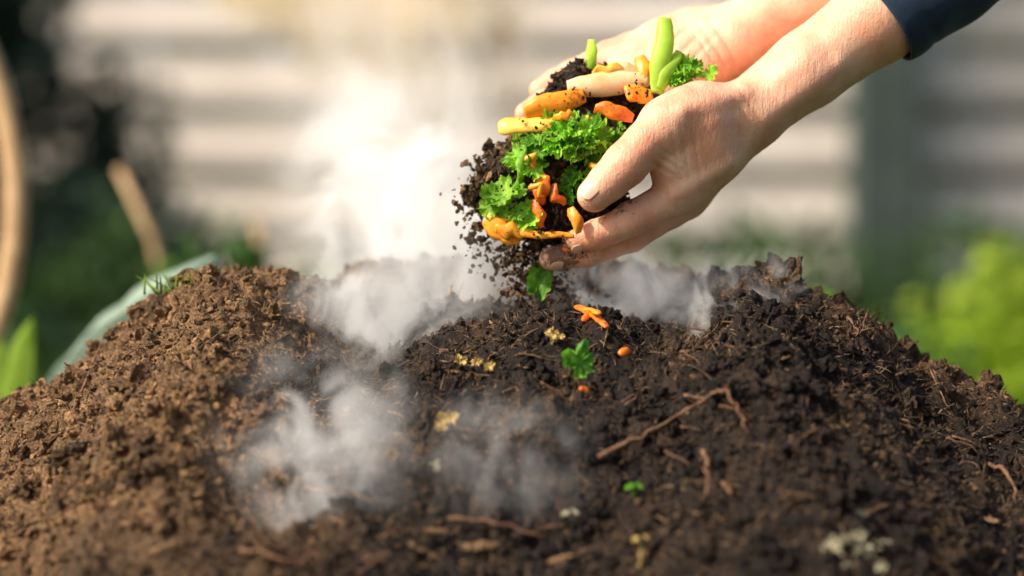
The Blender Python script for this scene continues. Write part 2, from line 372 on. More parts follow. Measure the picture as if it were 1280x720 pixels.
def hand(name,lo,hi,palm,fingers,mat,parent,dirtc,h=1.8,kp=16,creases=(),ridges=()):
    ax=[np.arange(lo[i],hi[i],h,dtype=np.float32) for i in range(3)]
    P=(ax[0][:,None,None],ax[1][None,:,None],ax[2][None,None,:])
    pd=None
    for ch in palm:
        q=chain(P,ch,12); pd=q if pd is None else smin(pd,q,kp)
    for (a,b,r,k) in ridges:
        pd=smin(pd,cap(P,c3(a),c3(b),r,r),k)
    tot=pd
    for ch,kk in fingers:
        q=smin(pd,chain(P,ch,5),kk); tot=smin(tot,q,2.5)
    for (c,dv,R,A,offs_,w) in creases:
        c=c3(c); dv=np.array((dv[0],dv[1],-dv[2]),float); dv/=np.linalg.norm(dv)
        x=P[0]-c[0];y=P[1]-c[1];z=P[2]-c[2]; s=x*dv[0]+y*dv[1]+z*dv[2]
        fall=np.exp(-(x*x+y*y+z*z)/(R*R)); g=0
        for o in offs_: g=g+np.exp(-((s-o)/w)**2)
        tot=tot+A*fall*g
    V,Fq=snets(tot,(lo[0],lo[1],lo[2]),h)
    dirt=np.zeros(len(V))
    for (c,R) in dirtc:
        c=np.array(c3(c),float); dirt=np.maximum(dirt,np.clip(1.3-np.linalg.norm(V-c,axis=1)/R,0,1))
    wv=np.stack([(V[:,0]-640)*U,V[:,1]*U,CZ+(360+V[:,2])*U],1)
    ob=mk(name,wv,Fq,mat,True,{'dirt':dirt},parent)
    sm=ob.modifiers.new('s','SMOOTH'); sm.factor=0.5; sm.iterations=3
    return ob
def skin():
    m,nt,out=newmat('skin'); P=pos(nt)
    n1=noise(nt,P,28,4,0.6); n2=noise(nt,P,900,2,0.6); n3=noise(nt,P,90,5,0.65)
    c=ramp(nt,n1,[(0.3,(0.80,0.38,0.24)),(0.5,(0.88,0.50,0.34)),(0.7,(0.93,0.60,0.43))])
    c=mix(nt,mathn(nt,'MULTIPLY',maprange(nt,n3,0.45,0.75),0.4),c,(0.78,0.26,0.17))
    dm=mathn(nt,'MULTIPLY',maprange(nt,mathn(nt,'ADD',noise(nt,P,170,6,0.75),mathn(nt,'MULTIPLY',attr(nt,'dirt'),0.28)),0.66,0.76),maprange(nt,attr(nt,'dirt'),0.0,0.25),True)
    c=mix(nt,mathn(nt,'MULTIPLY',dm,0.75),c,(0.05,0.025,0.016))
    vo=N(nt,'ShaderNodeTexVoronoi'); vo.inputs['Scale'].default_value=650; nt.links.new(P,vo.inputs['Vector'])
    mp=N(nt,'ShaderNodeMapping'); mp.inputs['Rotation'].default_value=(0,0.62,0); nt.links.new(P,mp.inputs['Vector'])
    mp.inputs['Scale'].default_value=(2.4,1,0.5)
    n4=noise(nt,mp.outputs[0],150,5,0.65,0.8)
    hgt=mathn(nt,'ADD',mathn(nt,'MULTIPLY',vo.outputs['Distance'],0.3),mathn(nt,'ADD',mathn(nt,'MULTIPLY',n4,1.2),mathn(nt,'MULTIPLY',n2,0.2)))
    p=princ(nt,out,c,0.42,0.45,bump(nt,hgt,0.5,0.0015))
    p.inputs['Subsurface Weight'].default_value=0.35; p.inputs['Subsurface Radius'].default_value=(1,0.35,0.2); p.inputs['Subsurface Scale'].default_value=0.008
    return m
M_skin=skin()
M_nail=simple('nail',(0.84,0.48,0.37),(0.92,0.62,0.50),60,0.28,0.5,0.05,0.0003,sss=0.2)
person=empty('person')
palmN=[
 [(1190,5,-42,56),(1095,5,25,53),(1010,5,86,46),(940,3,138,41)],
 [(1000,25,92,38),(940,28,140,36)],[(1000,-15,94,38),(940,-18,142,35)],
 [(938,-18,146,36),(890,-30,190,35),(850,-38,236,29)],
 [(938,0,146,34),(890,-4,196,33),(853,-4,246,28)],
 [(940,22,144,32),(895,26,195,30),(860,26,246,26)],
 [(940,34,144,30),(900,50,190,27),(868,54,238,24)],
 [(930,-22,140,34),(872,-44,146,37),(836,-62,158,33)],
 [(876,-46,165,36),(836,-54,200,28)],
 [(880,-42,190,32),(838,-48,222,22)]]
thumb=[(850,-55,150,34),(826,-66,164,33),(803,-74,184,27),(778,-79,210,27.5),(758,-80,230,24),(740,-78,247,21)]
index=[(862,-38,226,27),(836,-42,248,24),(812,-46,262,21),(786,-50,275,22),(765,-50,286,18),(744,-48,294,18.5),(716,-42,303,14.5)]
middle=[(862,-4,240,26),(840,-8,258,24),(815,-12,276,21),(788,-16,294,22),(762,-18,305,18.5),(735,-20,315,18.5),(688,-20,324,14.5)]
ring=[(866,26,240,25),(840,24,262,22),(790,20,290,20.5),(740,14,308,18),(705,8,314,15)]
pinky=[(872,54,232,22),(845,54,252,19),(800,52,275,17),(760,46,290,15),(730,40,296,13)]
def cr(a,b,c,A=1.7,offs=(-7,0,7),R=26,w=1.9): 
    return ((b[0],b[1],b[2]),(c[0]-a[0],c[1]-a[1],c[2]-a[2]),R,A,offs,w)
creN=[cr(thumb[2],thumb[3],thumb[4]),cr(index[2],index[3],index[4]),cr(index[4],index[5],index[6],1.2,(-4,3),18),
 cr(middle[2],middle[3],middle[4]),cr(middle[4],middle[5],middle[6],1.2,(-4,3),18),
 ((925,-40,150),(1,0,-.72),38,1.8,(-12,0,14),2.6),((822,-70,205),(0.6,0,-1),30,2.0,(-8,2,11),2.2),((850,-70,190),(1,0,-.2),34,1.5,(-12,0,13),2.6)]
ridN=[((925,-52,122),(846,-90,146),6,14),((905,-60,205),(838,-64,246),6,12),((1040,-36,85),(950,-46,150),6,16)]
hN=hand('left_hand',(650,-125,-350),(1260,105,110),palmN,[(thumb,14),(index,9),(middle,9),(ring,9),(pinky,9)],M_skin,person,
  [((700,-30,318),44),((735,-70,262),26),((780,-40,262),34),((790,-40,180),26),((800,-20,130),24)],creases=creN,ridges=ridN)
palmF=[
 [(1170,85,-85,56),(1050,95,-25,52),(965,102,18,44),(925,105,38,40)],
 [(925,95,50,36),(860,85,90,32),(805,78,125,26)],
 [(925,100,44,36),(855,100,76,32),(795,98,108,27)],
 [(925,108,40,36),(850,112,62,33),(790,114,86,27)],
 [(925,112,36,36),(850,125,50,33),(788,128,66,26)],
 [(925,115,34,36),(880,128,30,34),(838,138,38,30)]]
thumbF=[(855,130,38,32),(825,142,42,27),(796,148,48,22),(766,150,56,20),(742,148,66,16)]
indF=[(795,126,66,25),(768,128,66,22),(742,126,72,20),(718,120,82,18.5),(696,112,93,16.5),(676,104,104,14)]
midF=[(795,108,90,24),(765,104,96,21.5),(732,98,105,20.5),(702,90,116,19),(678,82,126,17),(658,74,136,14)]
rinF=[(798,98,108,25),(755,90,125,21),(710,76,150,19),(685,60,175,15)]
pinF=[(805,78,128,22),(765,66,150,18),(725,50,175,16),(705,36,195,13)]
creF=[cr(indF[1],indF[2],indF[3]),cr(midF[1],midF[2],midF[3]),cr(midF[2],midF[3],midF[4],1.2,(-4,2),18),((905,60,60),(1,0,-.6),40,2.2,(-14,-2,12),2.6),((850,80,60),(.7,0,.7),46,2.6,(-14,4,20),3.0)]
hF=hand('right_hand',(630,10,-215),(1235,185,150),palmF,[(thumbF,10),(indF,8),(midF,8),(rinF,8),(pinF,8)],M_skin,person,
  [((720,90,120),26),((790,60,95),26)],creases=creF)
def nail(name,c,axis,nrm,L,Wd,parent,R):
    axis=Vector(axis).normalized(); nrm=Vector(nrm).normalized(); nrm=(nrm-axis*nrm.dot(axis)).normalized(); s=axis.cross(nrm)
    nu,nv=14,14; V=[];F=[]
    for i in range(nu+1):
        for j in range(nv+1):
            a=-1+2*i/nu; b=-1+2*j/nv
            w=Wd*(1-0.25*max(0,-a)**3-0.3*abs(a)**6)
            th=b*w/R; 
            off=Vector(c)+axis*(a*L*(1-0.22*abs(b)**3))+s*math.sin(th)*R+nrm*(math.cos(th)*R-0.06*L*max(0,a)**2)
            V.append(tuple(off))
    for i in range(nu):
        for j in range(nv): F.append((i*(nv+1)+j,(i+1)*(nv+1)+j,(i+1)*(nv+1)+j+1,i*(nv+1)+j+1))
    ob=mk(name,np.array([tuple(Vector(((v[0]-640)*U,v[1]*U,CZ+(360+v[2])*U))) for v in V]),F,M_nail,True,None,parent)
    sd=ob.modifiers.new('t','SOLIDIFY'); sd.thickness=0.0006; sd.offset=0
    return ob
nail('thumb_nail',(742,-78.5,-245),(-18,2,-17),(-0.45,-0.8,0.25),15,13.5,person,21.4)
nail('index_nail',(722,-43,-301),(-28,6,-9),(-0.25,-0.45,-0.9),11,9.5,person,15.4)
nail('middle_nail',(696,-20,-322),(-47,0,-9),(-0.25,-0.5,-0.85),11,9.5,person,15.4)
# sleeves
def sleeve_mat():
    m,nt,out=newmat('navy_fabric'); P=pos(nt)
    n=noise(nt,P,60,4); w=N(nt,'ShaderNodeTexWave'); w.inputs['Scale'].default_value=600; nt.links.new(P,w.inputs['Vector'])
    c=ramp(nt,n,[(0.3,(0.006,0.018,0.040)),(0.7,(0.015,0.040,0.078))])
    princ(nt,out,c,0.85,0.2,bump(nt,mathn(nt,'ADD',mathn(nt,'MULTIPLY',w.outputs['Fac'],.2),n),0.4,0.002),Sheen_Weight=0.2); return m
M_nav=sleeve_mat()
def sleeve(name,a,b,ra,rb):
    a=np.array(c3(a),float);b=np.array(c3(b),float); d=b-a; L=np.linalg.norm(d); d=d/L
    s=np.cross(d,[0,1,0]); s=s/np.linalg.norm(s); t=np.cross(s,d)
    nu,nv=90,72; V=[];F=[]
    for i in range(nu+1):
        q=i/nu
        for j in range(nv):
            th=2*math.pi*j/nv; r=ra+(rb-ra)*q
            r*=1+0.07*float(pn(q*6+math.cos(th)*.8,math.sin(th)*1.6,q*5))+0.035*math.sin(q*46+2.5*math.sin(th*1.0)+1.5*math.cos(2*th))*min(1,q*5)
            if q<0.05: r+=2.0*math.sin(q/0.05*math.pi)
            if 0.05<=q<0.06: r-=1.6
            V.append(a+d*(q*L)+(s*math.cos(th)+t*math.sin(th))*r)
    for i in range(nu):
        for j in range(nv): F.append((i*nv+j,i*nv+(j+1)%nv,(i+1)*nv+(j+1)%nv,(i+1)*nv+j))
    V=np.array(V); wv=np.stack([(V[:,0]-640)*U,V[:,1]*U,CZ+(360+V[:,2])*U],1)
    ob=mk(name,wv,F,M_nav,True,None,person); sd=ob.modifiers.new('t','SOLIDIFY'); sd.thickness=0.002; sd.offset=1; return ob
sleeve('left_sleeve',(1104,5,26),(1640,40,-355),60,100)
sleeve('right_sleeve',(1110,95,-62),(1640,60,-380),60,100)
# ---------------------------------------------------------------- handful of compost
blobs=[(752,30,122,42),(702,12,135,34),(722,2,178,50),(685,-2,205,44),(742,0,225,42),(662,-8,245,34),(700,-8,262,36),(752,-12,262,30),(792,40,150,46),(634,4,208,28),(645,-6,278,22),(680,-8,285,22),(722,12,105,26)]
ax=[np.arange(590,860,2.0,dtype=np.float32),np.arange(-75,110,2.0,dtype=np.float32),np.arange(-325,-50,2.0,dtype=np.float32)]
P=(ax[0][:,None,None],ax[1][None,:,None],ax[2][None,None,:]); D=None
for b in blobs:
    q=np.sqrt((P[0]-b[0])**2+(P[1]-b[1])**2+(P[2]+b[2])**2)-b[3]; D=q if D is None else smin(D,q,14)
gx,gy,gz=np.meshgrid(*ax,indexing='ij')
D=D+9*pn(gx/26,gy/26,gz/26)+5*np.abs(pn(gx/11,gy/11,gz/11))*2+4*pn(gx/5,gy/5,gz/5)
V,Fq=snets(D,(590,-75,-325),2.0)
wv=np.stack([(V[:,0]-640)*U,V[:,1]*U,CZ+(360+V[:,2])*U],1)
handful=mk('compost_handful',wv,Fq,M_soil,True,{'dry':np.full(len(V),0.05),'tone':rng.uniform(0.2,0.7,len(V))})
idx=rng.integers(0,len(wv),4200); s=0.0008+0.003*rng.random(4200)**2.5
scatter('handful_crumbs',small,wv[idx]+rng.normal(0,.0012,(4200,3)),s,M_soil,{'dry':rng.uniform(0,.35,4200),'tone':rng.random(4200)},smooth=False,parent=handful)
idx=rng.integers(0,len(wv),500)
fibres('handful_fibres',wv[idx],rng.uniform(.004,.016,500),rng.uniform(.0002,.0005,500),M_fib,{'tone':rng.random(500)*.7},parent=handful)
pts=[];sz=[]
def fall(n,x0,x1,y0,y1,sx,s0,s1):
    for _ in range(n):
        t=random.random(); px=x0+(x1-x0)*t+random.gauss(0,sx); py=y0+(y1-y0)*t+random.gauss(0,8)
        pts.append(tuple(W(px,random.gauss(8,12),py))); sz.append((s0+(s1-s0)*random.random()**2.2))
fall(340,630,600,185,255,14,.0008,.0050); fall(200,596,632,225,330,15,.0007,.0040); fall(420,655,672,300,400,24,.0007,.0036); fall(100,582,600,230,330,12,.0005,.0022); fall(300,640,730,300,385,20,.0006,.003)
pts=np.array(pts); sz=np.array(sz)
scatter('falling_soil',clods(2,8,1.4),pts,sz,M_soil,{'dry':rng.uniform(0.25,.7,len(pts)),'tone':rng.random(len(pts))},smooth=False)
def fy(px,py):
    best=60
    for b in blobs:
        d=b[3]**2-(px-b[0])**2-(py-b[2])**2
        if d>0: best=min(best,b[1]-math.sqrt(d))
    return best
itempts=[]
def stick(name,a,b,r0,r1,mat,dy0=-6,dy1=-6,flat=0.8,bend=3,ya=None,yb=None,bz=0,lump=1.0):
    ya=min(fy(*a),-8)+dy0 if ya is None else ya; yb=min(fy(*b),-8)+dy1 if yb is None else yb
    A=W(a[0],ya,a[1]);B=W(b[0],yb,b[1]); P=[];R=[];m=30
    sd=random.uniform(0,50)
    for i in range(m+1):
        q=i/m; p=A.lerp(B,q)+Vector((0,-1,0.3))*math.sin(q*math.pi)*bend*U+Vector((0,0,1))*(math.sin(q*math.pi)*bz+float(pn(q*2+sd,0.5))*6)*U
        r=(r0+(r1-r0)*q)*U*(1+lump*(0.16*float(pn(q*5+sd,3.3))+0.10*float(pn(q*14+sd,7.3))))
        e=min(q,1-q)*m
        if e<1.5: r*=0.72+0.28*e/1.5
        P.append(p);R.append(r)
        if i%8==0 and i>0: itempts.append(p+Vector((0,-r,r*.3)))
    prof=[random.uniform(.82,1.1) for _ in range(16)]; prof=[(prof[i]*2+prof[i-1])/3 for i in range(16)]
    g=Geo(); v,f=tube(P,R,16,flat,prof=prof); v=v+0.6*U*np.stack([pn(v[:,0]*420,v[:,1]*420,v[:,2]*420)]*3,1); g.add(v,f); return g.obj(name,mat)
def strip(name,a,b,w,mat,ya,yb,curl=1.0,bz=0,th=.0016,wob=12,pt=.92):
    A=W(a[0],ya,a[1]);B=W(b[0],yb,b[1]); m=24; V=[];F=[]; sd=random.uniform(0,50); d=(B-A).normalized(); s=d.cross(Vector((0,1,0))).normalized()
    for i in range(m+1):
        q=i/m; c=A.lerp(B,q)+Vector((0,-1,0))*math.sin(q*math.pi)*6*U+s*(wob*float(pn(q*2.5+sd,1.)))*U+Vector((0,0,1))*math.sin(q*math.pi)*bz*U
        tw=curl*((q-.5)*1.6+.8*float(pn(q*2+sd,4.))); ww=w*U*(0.3+0.7*max(0,math.sin(math.pi*min(1,max(0,q*pt+.04))))**.5)*(1+.25*float(pn(q*6+sd,2.)))
        for k in range(7):
            b_=-1+k/3; V.append(tuple(c+(s*math.cos(tw)+Vector((0,1,0))*math.sin(tw))*ww*b_+Vector((0,1,0))*ww*.4*b_*b_))
    for i in range(m):
        for k in range(6): F.append((i*7+k,i*7+k+1,i*7+k+8,i*7+k+7))
    g=Geo(); g.add(V,F); ob=g.obj(name,mat); so=ob.modifiers.new('t','SOLIDIFY'); so.thickness=th; so.offset=0; return ob
stick('carrot_stick',(624,163),(740,154),11,6.5,M_cary,-16,-12,0.5,lump=.6)
strip('carrot_peel',(655,142),(730,122),13,M_car,-36,-32,.3,0,.0024,6)
stick('carrot_stick',(700,128),(728,124),7,8,M_car,-14,-14,.6)
strip('carrot_slice',(709,112),(810,102),14,M_carp,-24,-24,.15,0,.0030,5,.98)
stick('carrot_piece',(780,121),(812,122),12,11,M_car,-34,-30,.6)
strip('carrot_peel',(742,138),(788,152),9,M_card,-62,-60,.5,0,.0018)
strip('carrot_peel',(799,72),(810,104),9,M_car,-10,-22,.4,0,.0022,4)
strip('carrot_slice',(762,85),(800,92),9,M_carp,-6,-10,.3,0,.0022,4)
strip('carrot_peel',(740,94),(778,90),6,M_cary,-20,-22,.7,5)
strip('carrot_peel',(682,222),(671,256),9,M_card,-60,-60,.9,0,.0016,10)
strip('carrot_peel',(668,252),(677,286),6,M_card,-60,-60,.8,0,.0015)
strip('carrot_peel',(664,232),(680,246),5,M_car,-62,-62,.8,0,.0014)
strip('carrot_peel',(608,275),(650,302),14,M_car,-56,-56,.5,0,.0022)
strip('carrot_peel',(620,292),(656,288),9,M_car,-62,-62,.6)
stick('carrot_stick',(640,293),(716,298),6.5,3.5,M_car,ya=-60,yb=-68,lump=.6)
strip('carrot_peel',(686,236),(704,258),6,M_card,-58,-56,.9,0,.0014)
strip('carrot_peel',(712,262),(724,292),7,M_car,-66,-70,.9,0)
strip('carrot_peel',(655,196),(670,208),5,M_car,-56,-58,.9)
strip('carrot_peel',(692,152),(714,146),5,M_car,-56,-58,.4)
strip('carrot_peel',(735,210),(752,214),4,M_car,-58,-58,.5)
stick('carrot_piece',(703,311),(714,316),3.5,4,M_card,ya=-44,yb=-46)
strip('celery_leaf',(831,25),(819,120),12,M_stalk,-26,-40,.2,0,.0014,4,.90)
strip('celery_leaf',(846,66),(822,114),8,M_stalk,-26,-42,.5,0,.0012,6,.90)
strip('celery_leaf',(741,48),(737,94),7,M_stalk,20,6,.5,0,.0012,3,.95)
strip('celery_leaf',(653,184),(650,232),5,M_leaf,-54,-58,.6,0,.0012,6,.95)
def hl(name,px,py,R,nrm,dy=-8,mat=None,y=None,**kw):
    p=W(px,(min(fy(px,py),10)+dy) if y is None else y,py)
    if random.random()<.4: itempts.append(p+Vector((random.gauss(0,.006),-.008,random.gauss(0,.006))))
    leaf(name,p,R*U,nrm,random.uniform(0,6.28),mat,**kw)
for _ in range(34):
    px=random.uniform(648,778); py=random.gauss(182-(px-700)*.1,10); hl('kale_leaf',px,py,random.uniform(10,20),(random.uniform(-1,.3),-1,random.uniform(-.1,1)),-12,random.choice([M_leaf,M_leaf,M_leafd]),lobes=8,la=0.28,ruf=0.34,freq=12)
for _ in range(16):
    px=random.uniform(688,765); py=random.uniform(200,262); hl('kale_leaf',px,py,random.uniform(7,14),(random.uniform(-1,.3),-1,random.uniform(-.1,1)),-9,M_leafd,lobes=8,la=0.28,ruf=0.34,freq=12)
for (px,py,R) in ((620,248,21),(634,240,19),(658,272,19),(612,262,14),(645,266,14),(648,240,12),(626,262,14),(664,280,12)):
    hl('lettuce_leaf',px,py,R,(random.uniform(-.7,.1),-1,random.uniform(.1,.9)),0,M_leaf,y=random.uniform(-58,-50),lobes=5,la=0.22,ruf=0.22,freq=7)
for _ in range(12):
    px=random.gauss(856,13); py=94-(px-856)*.2+random.gauss(0,6); leaf('parsley_leaf',W(px,-28+random.uniform(-8,8),py),random.uniform(10,18)*U,(random.uniform(-.7,.3),-1,random.uniform(.1,.9)),random.uniform(0,6),M_leaf,lobes=8,la=0.34,ruf=0.3,freq=10)
leaf('spinach_leaf',W(673,-25,352),19*U,(0.35,-1,0.3),1.2,M_leafd,lobes=3,la=0.15,ruf=0.12,el=1.3,freq=3)
ip=np.array([tuple(p) for p in itempts]); k_=rng.integers(0,len(ip),260)
scatter('clinging_crumbs',small,ip[k_]+rng.normal(0,.0045,(260,3))*[1,.3,1],0.0005+0.0012*rng.random(260)**2,M_soil,{'dry':rng.uniform(0,.2,260),'tone':rng.random(260)*.7},smooth=False,parent=handful)
# things on the heap
def onm(px,py,off=1.0): return surf(px,py)+Vector((0,-0.004,0.004))*off
def hstick(name,a,b,r,mat):
    A=onm(*a,1.6);B=onm(*b,1.6); P=[A.lerp(B,i/8)+Vector((0,0,.002))*math.sin(i/8*3.14) for i in range(9)]
    g=Geo(); v,f=tube(P,[r*U*(0.7 if i in(0,8) else 1)*random.uniform(.75,1.2) for i in range(9)],8,0.5,prof=[random.uniform(.75,1.15) for _ in range(8)]); g.add(v,f); g.obj(name,mat)
hstick('carrot_piece',(720,397),(758,420),6,M_card); hstick('carrot_piece',(728,400),(748,404),5,M_car); hstick('carrot_piece',(728,412),(744,402),4,M_card)
hstick('carrot_piece',(774,456),(787,452),4.5,M_card); hstick('carrot_piece',(724,500),(735,505),3,M_card)
leaf('spinach_leaf',onm(722,476,3),20*U,(0.5,-1,0.45),0.9,M_leafd,lobes=4,la=0.3,ruf=0.3,el=1.2,freq=5)
for px,py,R in ((690,431,9),(562,536,10),(553,546,7),(597,466,7),(612,470,6),(575,462,7),(700,434,6)):
    leaf('vegetable_peel',onm(px,py,1.6),R*U,(random.uniform(-.4,.4),-1,.8),random.uniform(0,6),M_yel,lobes=4,la=0.3,ruf=0.5,freq=6)
def sprout(px,py,h,mt=M_stalk,R=.0036):
    b=onm(px,py,0); twig([b,b+Vector((.001,-.002,h*.5)),b+Vector((-.001,-.003,h))],0.0011,'seedling',mt)
    leaf('seedling_leaf',b+Vector((-.003,-.003,h)),R,(-.3,-.7,.7),.6,mt,lobes=3,la=.2,ruf=.25,el=1.4)
    leaf('seedling_leaf',b+Vector((.003,-.003,h+.001)),R*.8,(.3,-.7,.7),2.2,mt,lobes=3,la=.2,ruf=.25,el=1.4)
sprout(792,625,0.007,M_leafd,.003); sprout(800,712,0.018,M_yel,.0022); sprout(712,655,0.006,M_white,.0025)
for _ in range(16):
    leaf('wilted_petals',onm(1066+random.gauss(0,16),684+random.gauss(0,13),1.0),random.uniform(3,8)*U,(random.uniform(-.9,.9),-1,random.uniform(-.6,1)),0,M_white,lobes=6,la=.5,ruf=.7,el=1.5,freq=7)
for px,py in ((1100,716),(1030,696),(545,590)):
    leaf('wilted_petals',onm(px,py,1.0),5*U,(0,-1,.6),0,M_white,lobes=5,la=.5,ruf=.7,freq=5)
def tuft(name,px,py,Y,n,h,mat,spread=0.02):
    g=Geo(); b=PT(px,py,Y)
    for _ in range(n):
        p=b+Vector((random.gauss(0,spread),random.gauss(0,spread*.6),0)); hh=h*random.uniform(.4,1); d=Vector((random.gauss(0,.4),random.gauss(0,.3),1))
        P=[p+d*hh*q+Vector((d.x,d.y,-.4))*hh*q*q*.5 for q in (0,.25,.5,.75,1)]
        v,f=tube(P,[.0009,.0009,.0008,.0005,.0002],4,.4); g.add(v,f,random.random())
    g.obj(name,mat)
M_moss=simple('moss_blades',(0.06,0.12,0.01),(0.22,0.32,0.04),150,0.6,0.3,tone=True)
tuft('grass_tuft',250,368,0.02,130,0.020,M_moss,0.015); tuft('grass_tuft',1062,402,0.04,60,0.018,M_moss,0.009)
# ---------------------------------------------------------------- garden setting
def fol(name,clumps,n,ls,c1,c2,trans=0.3):
    mat=simple(name+'_mat',c1,c2,9,0.6,0.2,0.1,0.001,trans=trans,tone=True)
    base=np.array([(0,-1,0),(.42,0,.12),(0,1,0),(-.42,0,.12)],float); bf_=np.array([(0,1,2,3)])
    tot=sum(c[3]*c[4]*c[5] for c in clumps); P=[]
    for c in clumps:
        m=max(60,int(n*c[3]*c[4]*c[5]/tot)); d=rng.normal(size=(m,3)); d/=np.linalg.norm(d,axis=1)[:,None]
        r=rng.random(m)**0.45; q=d*r[:,None]; q*=(1+0.5*pn(q[:,0]*3,q[:,1]*3,q[:,2]*3+c[0]))[:,None]
        P.append(q*np.array(c[3:6])+np.array(c[:3]))
    P=np.concatenate(P); N_=len(P); P[:,2]=np.maximum(P[:,2],0.01)
    t=0.5+pn(P[:,0]*3,P[:,1]*3,P[:,2]*3)+rng.normal(0,.12,N_)
    return scatter(name,[(base,bf_)],P,rng.uniform(.6,1.2,N_)*ls,mat,{'tone':np.clip(t,0,1)},smooth=False)
gm=simple('ground_mat',(0.035,0.06,0.02),(0.07,0.10,0.03),3,0.9,0.1,0.4,0.02)
mk('ground',[(-60,-30,0),(60,-30,0),(60,90,0),(-60,90,0)],[(0,1,2,3)],gm,False)
def fence_mat(name,a,b):
    m,nt,out=newmat(name); P=pos(nt); mp=N(nt,'ShaderNodeMapping'); mp.inputs['Scale'].default_value=(0.6,5,9); nt.links.new(P,mp.inputs['Vector'])
    n=noise(nt,mp.outputs[0],6,6,0.6); n2=noise(nt,P,1.3,3)
    c=mix(nt,maprange(nt,n2,.4,.65),ramp(nt,n,[(0.3,a),(0.7,b)]),tuple(x*.85 for x in a))
    princ(nt,out,c,0.8,0.2,bump(nt,n,.4,.01)); return m
fm=fence_mat('weathered_board',(0.86,0.78,0.71),(0.93,0.87,0.81)); pm=fence_mat('post_wood',(0.06,0.085,0.08),(0.10,0.12,0.11))
def box(g,x0,x1,y0,y1,z0,z1,b=0.006):
    V=[];F=[]
    ring_=[(x0+b,z0),(x1-b,z0),(x1,z0+b),(x1,z1-b),(x1-b,z1),(x0+b,z1),(x0,z1-b),(x0,z0+b)]
    for yy,ins in ((y0,b),(y0+b,0),(y1-b,0),(y1,b)):
        for (x_,z_) in ring_:
            xx=min(max(x_,x0+ins),x1-ins); zz=min(max(z_,z0+ins),z1-ins); V.append((xx,yy,zz))
    for i in range(3):
        for j in range(8): F.append((i*8+j,i*8+(j+1)%8,(i+1)*8+(j+1)%8,(i+1)*8+j))
    for o,rv in ((0,True),(24,False)):
        f=[(o,o+1,o+2,o+3),(o,o+3,o+4,o+7),(o+4,o+5,o+6,o+7)]
        F+= [t if rv else t[::-1] for t in f]
    g.add(V,F)
fence=empty('wooden_fence')
g=Geo()
for k in range(12):
    zz=0.10+k*0.195
    for s_ in range(-4,4):
        dx=random.uniform(-.004,.004)
        box(g,s_*1.8+0.003,(s_+1)*1.8-0.003,5.6+random.uniform(-.004,.004),5.625,zz+dx,zz+0.140+dx)
g.obj('boards',fm,False,fence)
g=Geo()
for s_ in range(-4,5): box(g,s_*1.8+0.0-0.05,s_*1.8+0.05,5.64,5.74,0,2.4)
g.obj('rear_posts',fm,False,fence)
g=Geo(); kx=7.2/3022; box(g,(1068-640)*kx,(1068-640)*kx+0.20,5.4,5.58,0,2.3,0.012); g.obj('timber_post',pm,False)
fol('hedge',[(x_,7.6+random.uniform(-.3,.3),1.2,0.9,0.6,1.6) for x_ in np.arange(-6,6.1,1.1)],26000,0.07,(0.06,0.08,0.05),(0.12,0.13,0.09))
fol('dark_shrub',[(-1.45,4.6,1.55,.30,.4,.55),(-1.15,4.4,.7,.35,.4,.5),(-1.7,4.4,1.0,.4,.4,1.0),(-.98,4.7,.75,.3,.3,.42),(-1.1,4.8,1.25,.18,.2,.3)],15000,0.045,(0.022,0.055,0.042),(0.06,0.10,0.07))
fol('garden_plants',[(x_,4.3+random.uniform(-.4,.4),0.50+random.uniform(-.05,.08),0.32,0.3,0.52) for x_ in np.arange(-1.6,1.9,0.28)],26000,0.04,(0.04,0.10,0.03),(0.10,0.18,0.05))
fol('flowering_shrub',[(-.42,4.9,1.62,.30,.2,.2),(-.2,4.9,1.72,.25,.2,.2),(-.62,4.9,1.76,.24,.2,.16),(-.3,5.0,1.35,.16,.1,.25),(-.1,5.0,1.5,.14,.1,.25)],950,0.035,(0.72,0.54,0.22),(0.90,0.76,0.38),0.45)
twig([Vector((-.35,4.95,0)),Vector((-.33,4.95,.7)),Vector((-.36,4.93,1.3)),Vector((-.40,4.9,1.7))],0.012,'flowering_shrub_stem')
twig([Vector((-1.35,4.6,0)),Vector((-1.33,4.6,.7)),Vector((-1.36,4.6,1.3)),Vector((-1.40,4.6,1.8))],0.04,'dark_shrub_stem')
fol('bright_bush',[(.90,2.6,.82,.12,.15,.17),(.80,2.6,.62,.14,.15,.25),(1.0,2.6,.6,.2,.2,.35),(.86,2.6,.4,.2,.2,.35)],5200,0.026,(0.20,0.32,0.02),(0.40,0.52,0.06),0.45)
fol('low_bush',[(.50,1.3,.76,.05,.08,.10),(.36,1.9,.8,.1,.1,.1),(.45,1.6,.5,.2,.2,.3),(.62,1.9,.62,.14,.15,.22)],3000,0.02,(0.03,0.11,0.02),(0.08,0.22,0.04))
fol('herb_plant',[(.285,.46,.872,.028,.03,.032),(.30,.46,.80,.03,.03,.08),(.29,.46,.65,.03,.03,.2)],420,0.013,(0.14,0.34,0.015),(0.30,0.50,0.04),0.45)
fol('leafy_plant',[(-.42,1.3,.88,.05,.05,.07),(-.40,1.3,.65,.1,.1,.2),(-.28,1.4,.84,.07,.06,.10),(-.34,1.3,.93,.025,.02,.03)],1500,0.02,(0.05,0.14,0.02),(0.14,0.28,0.05))
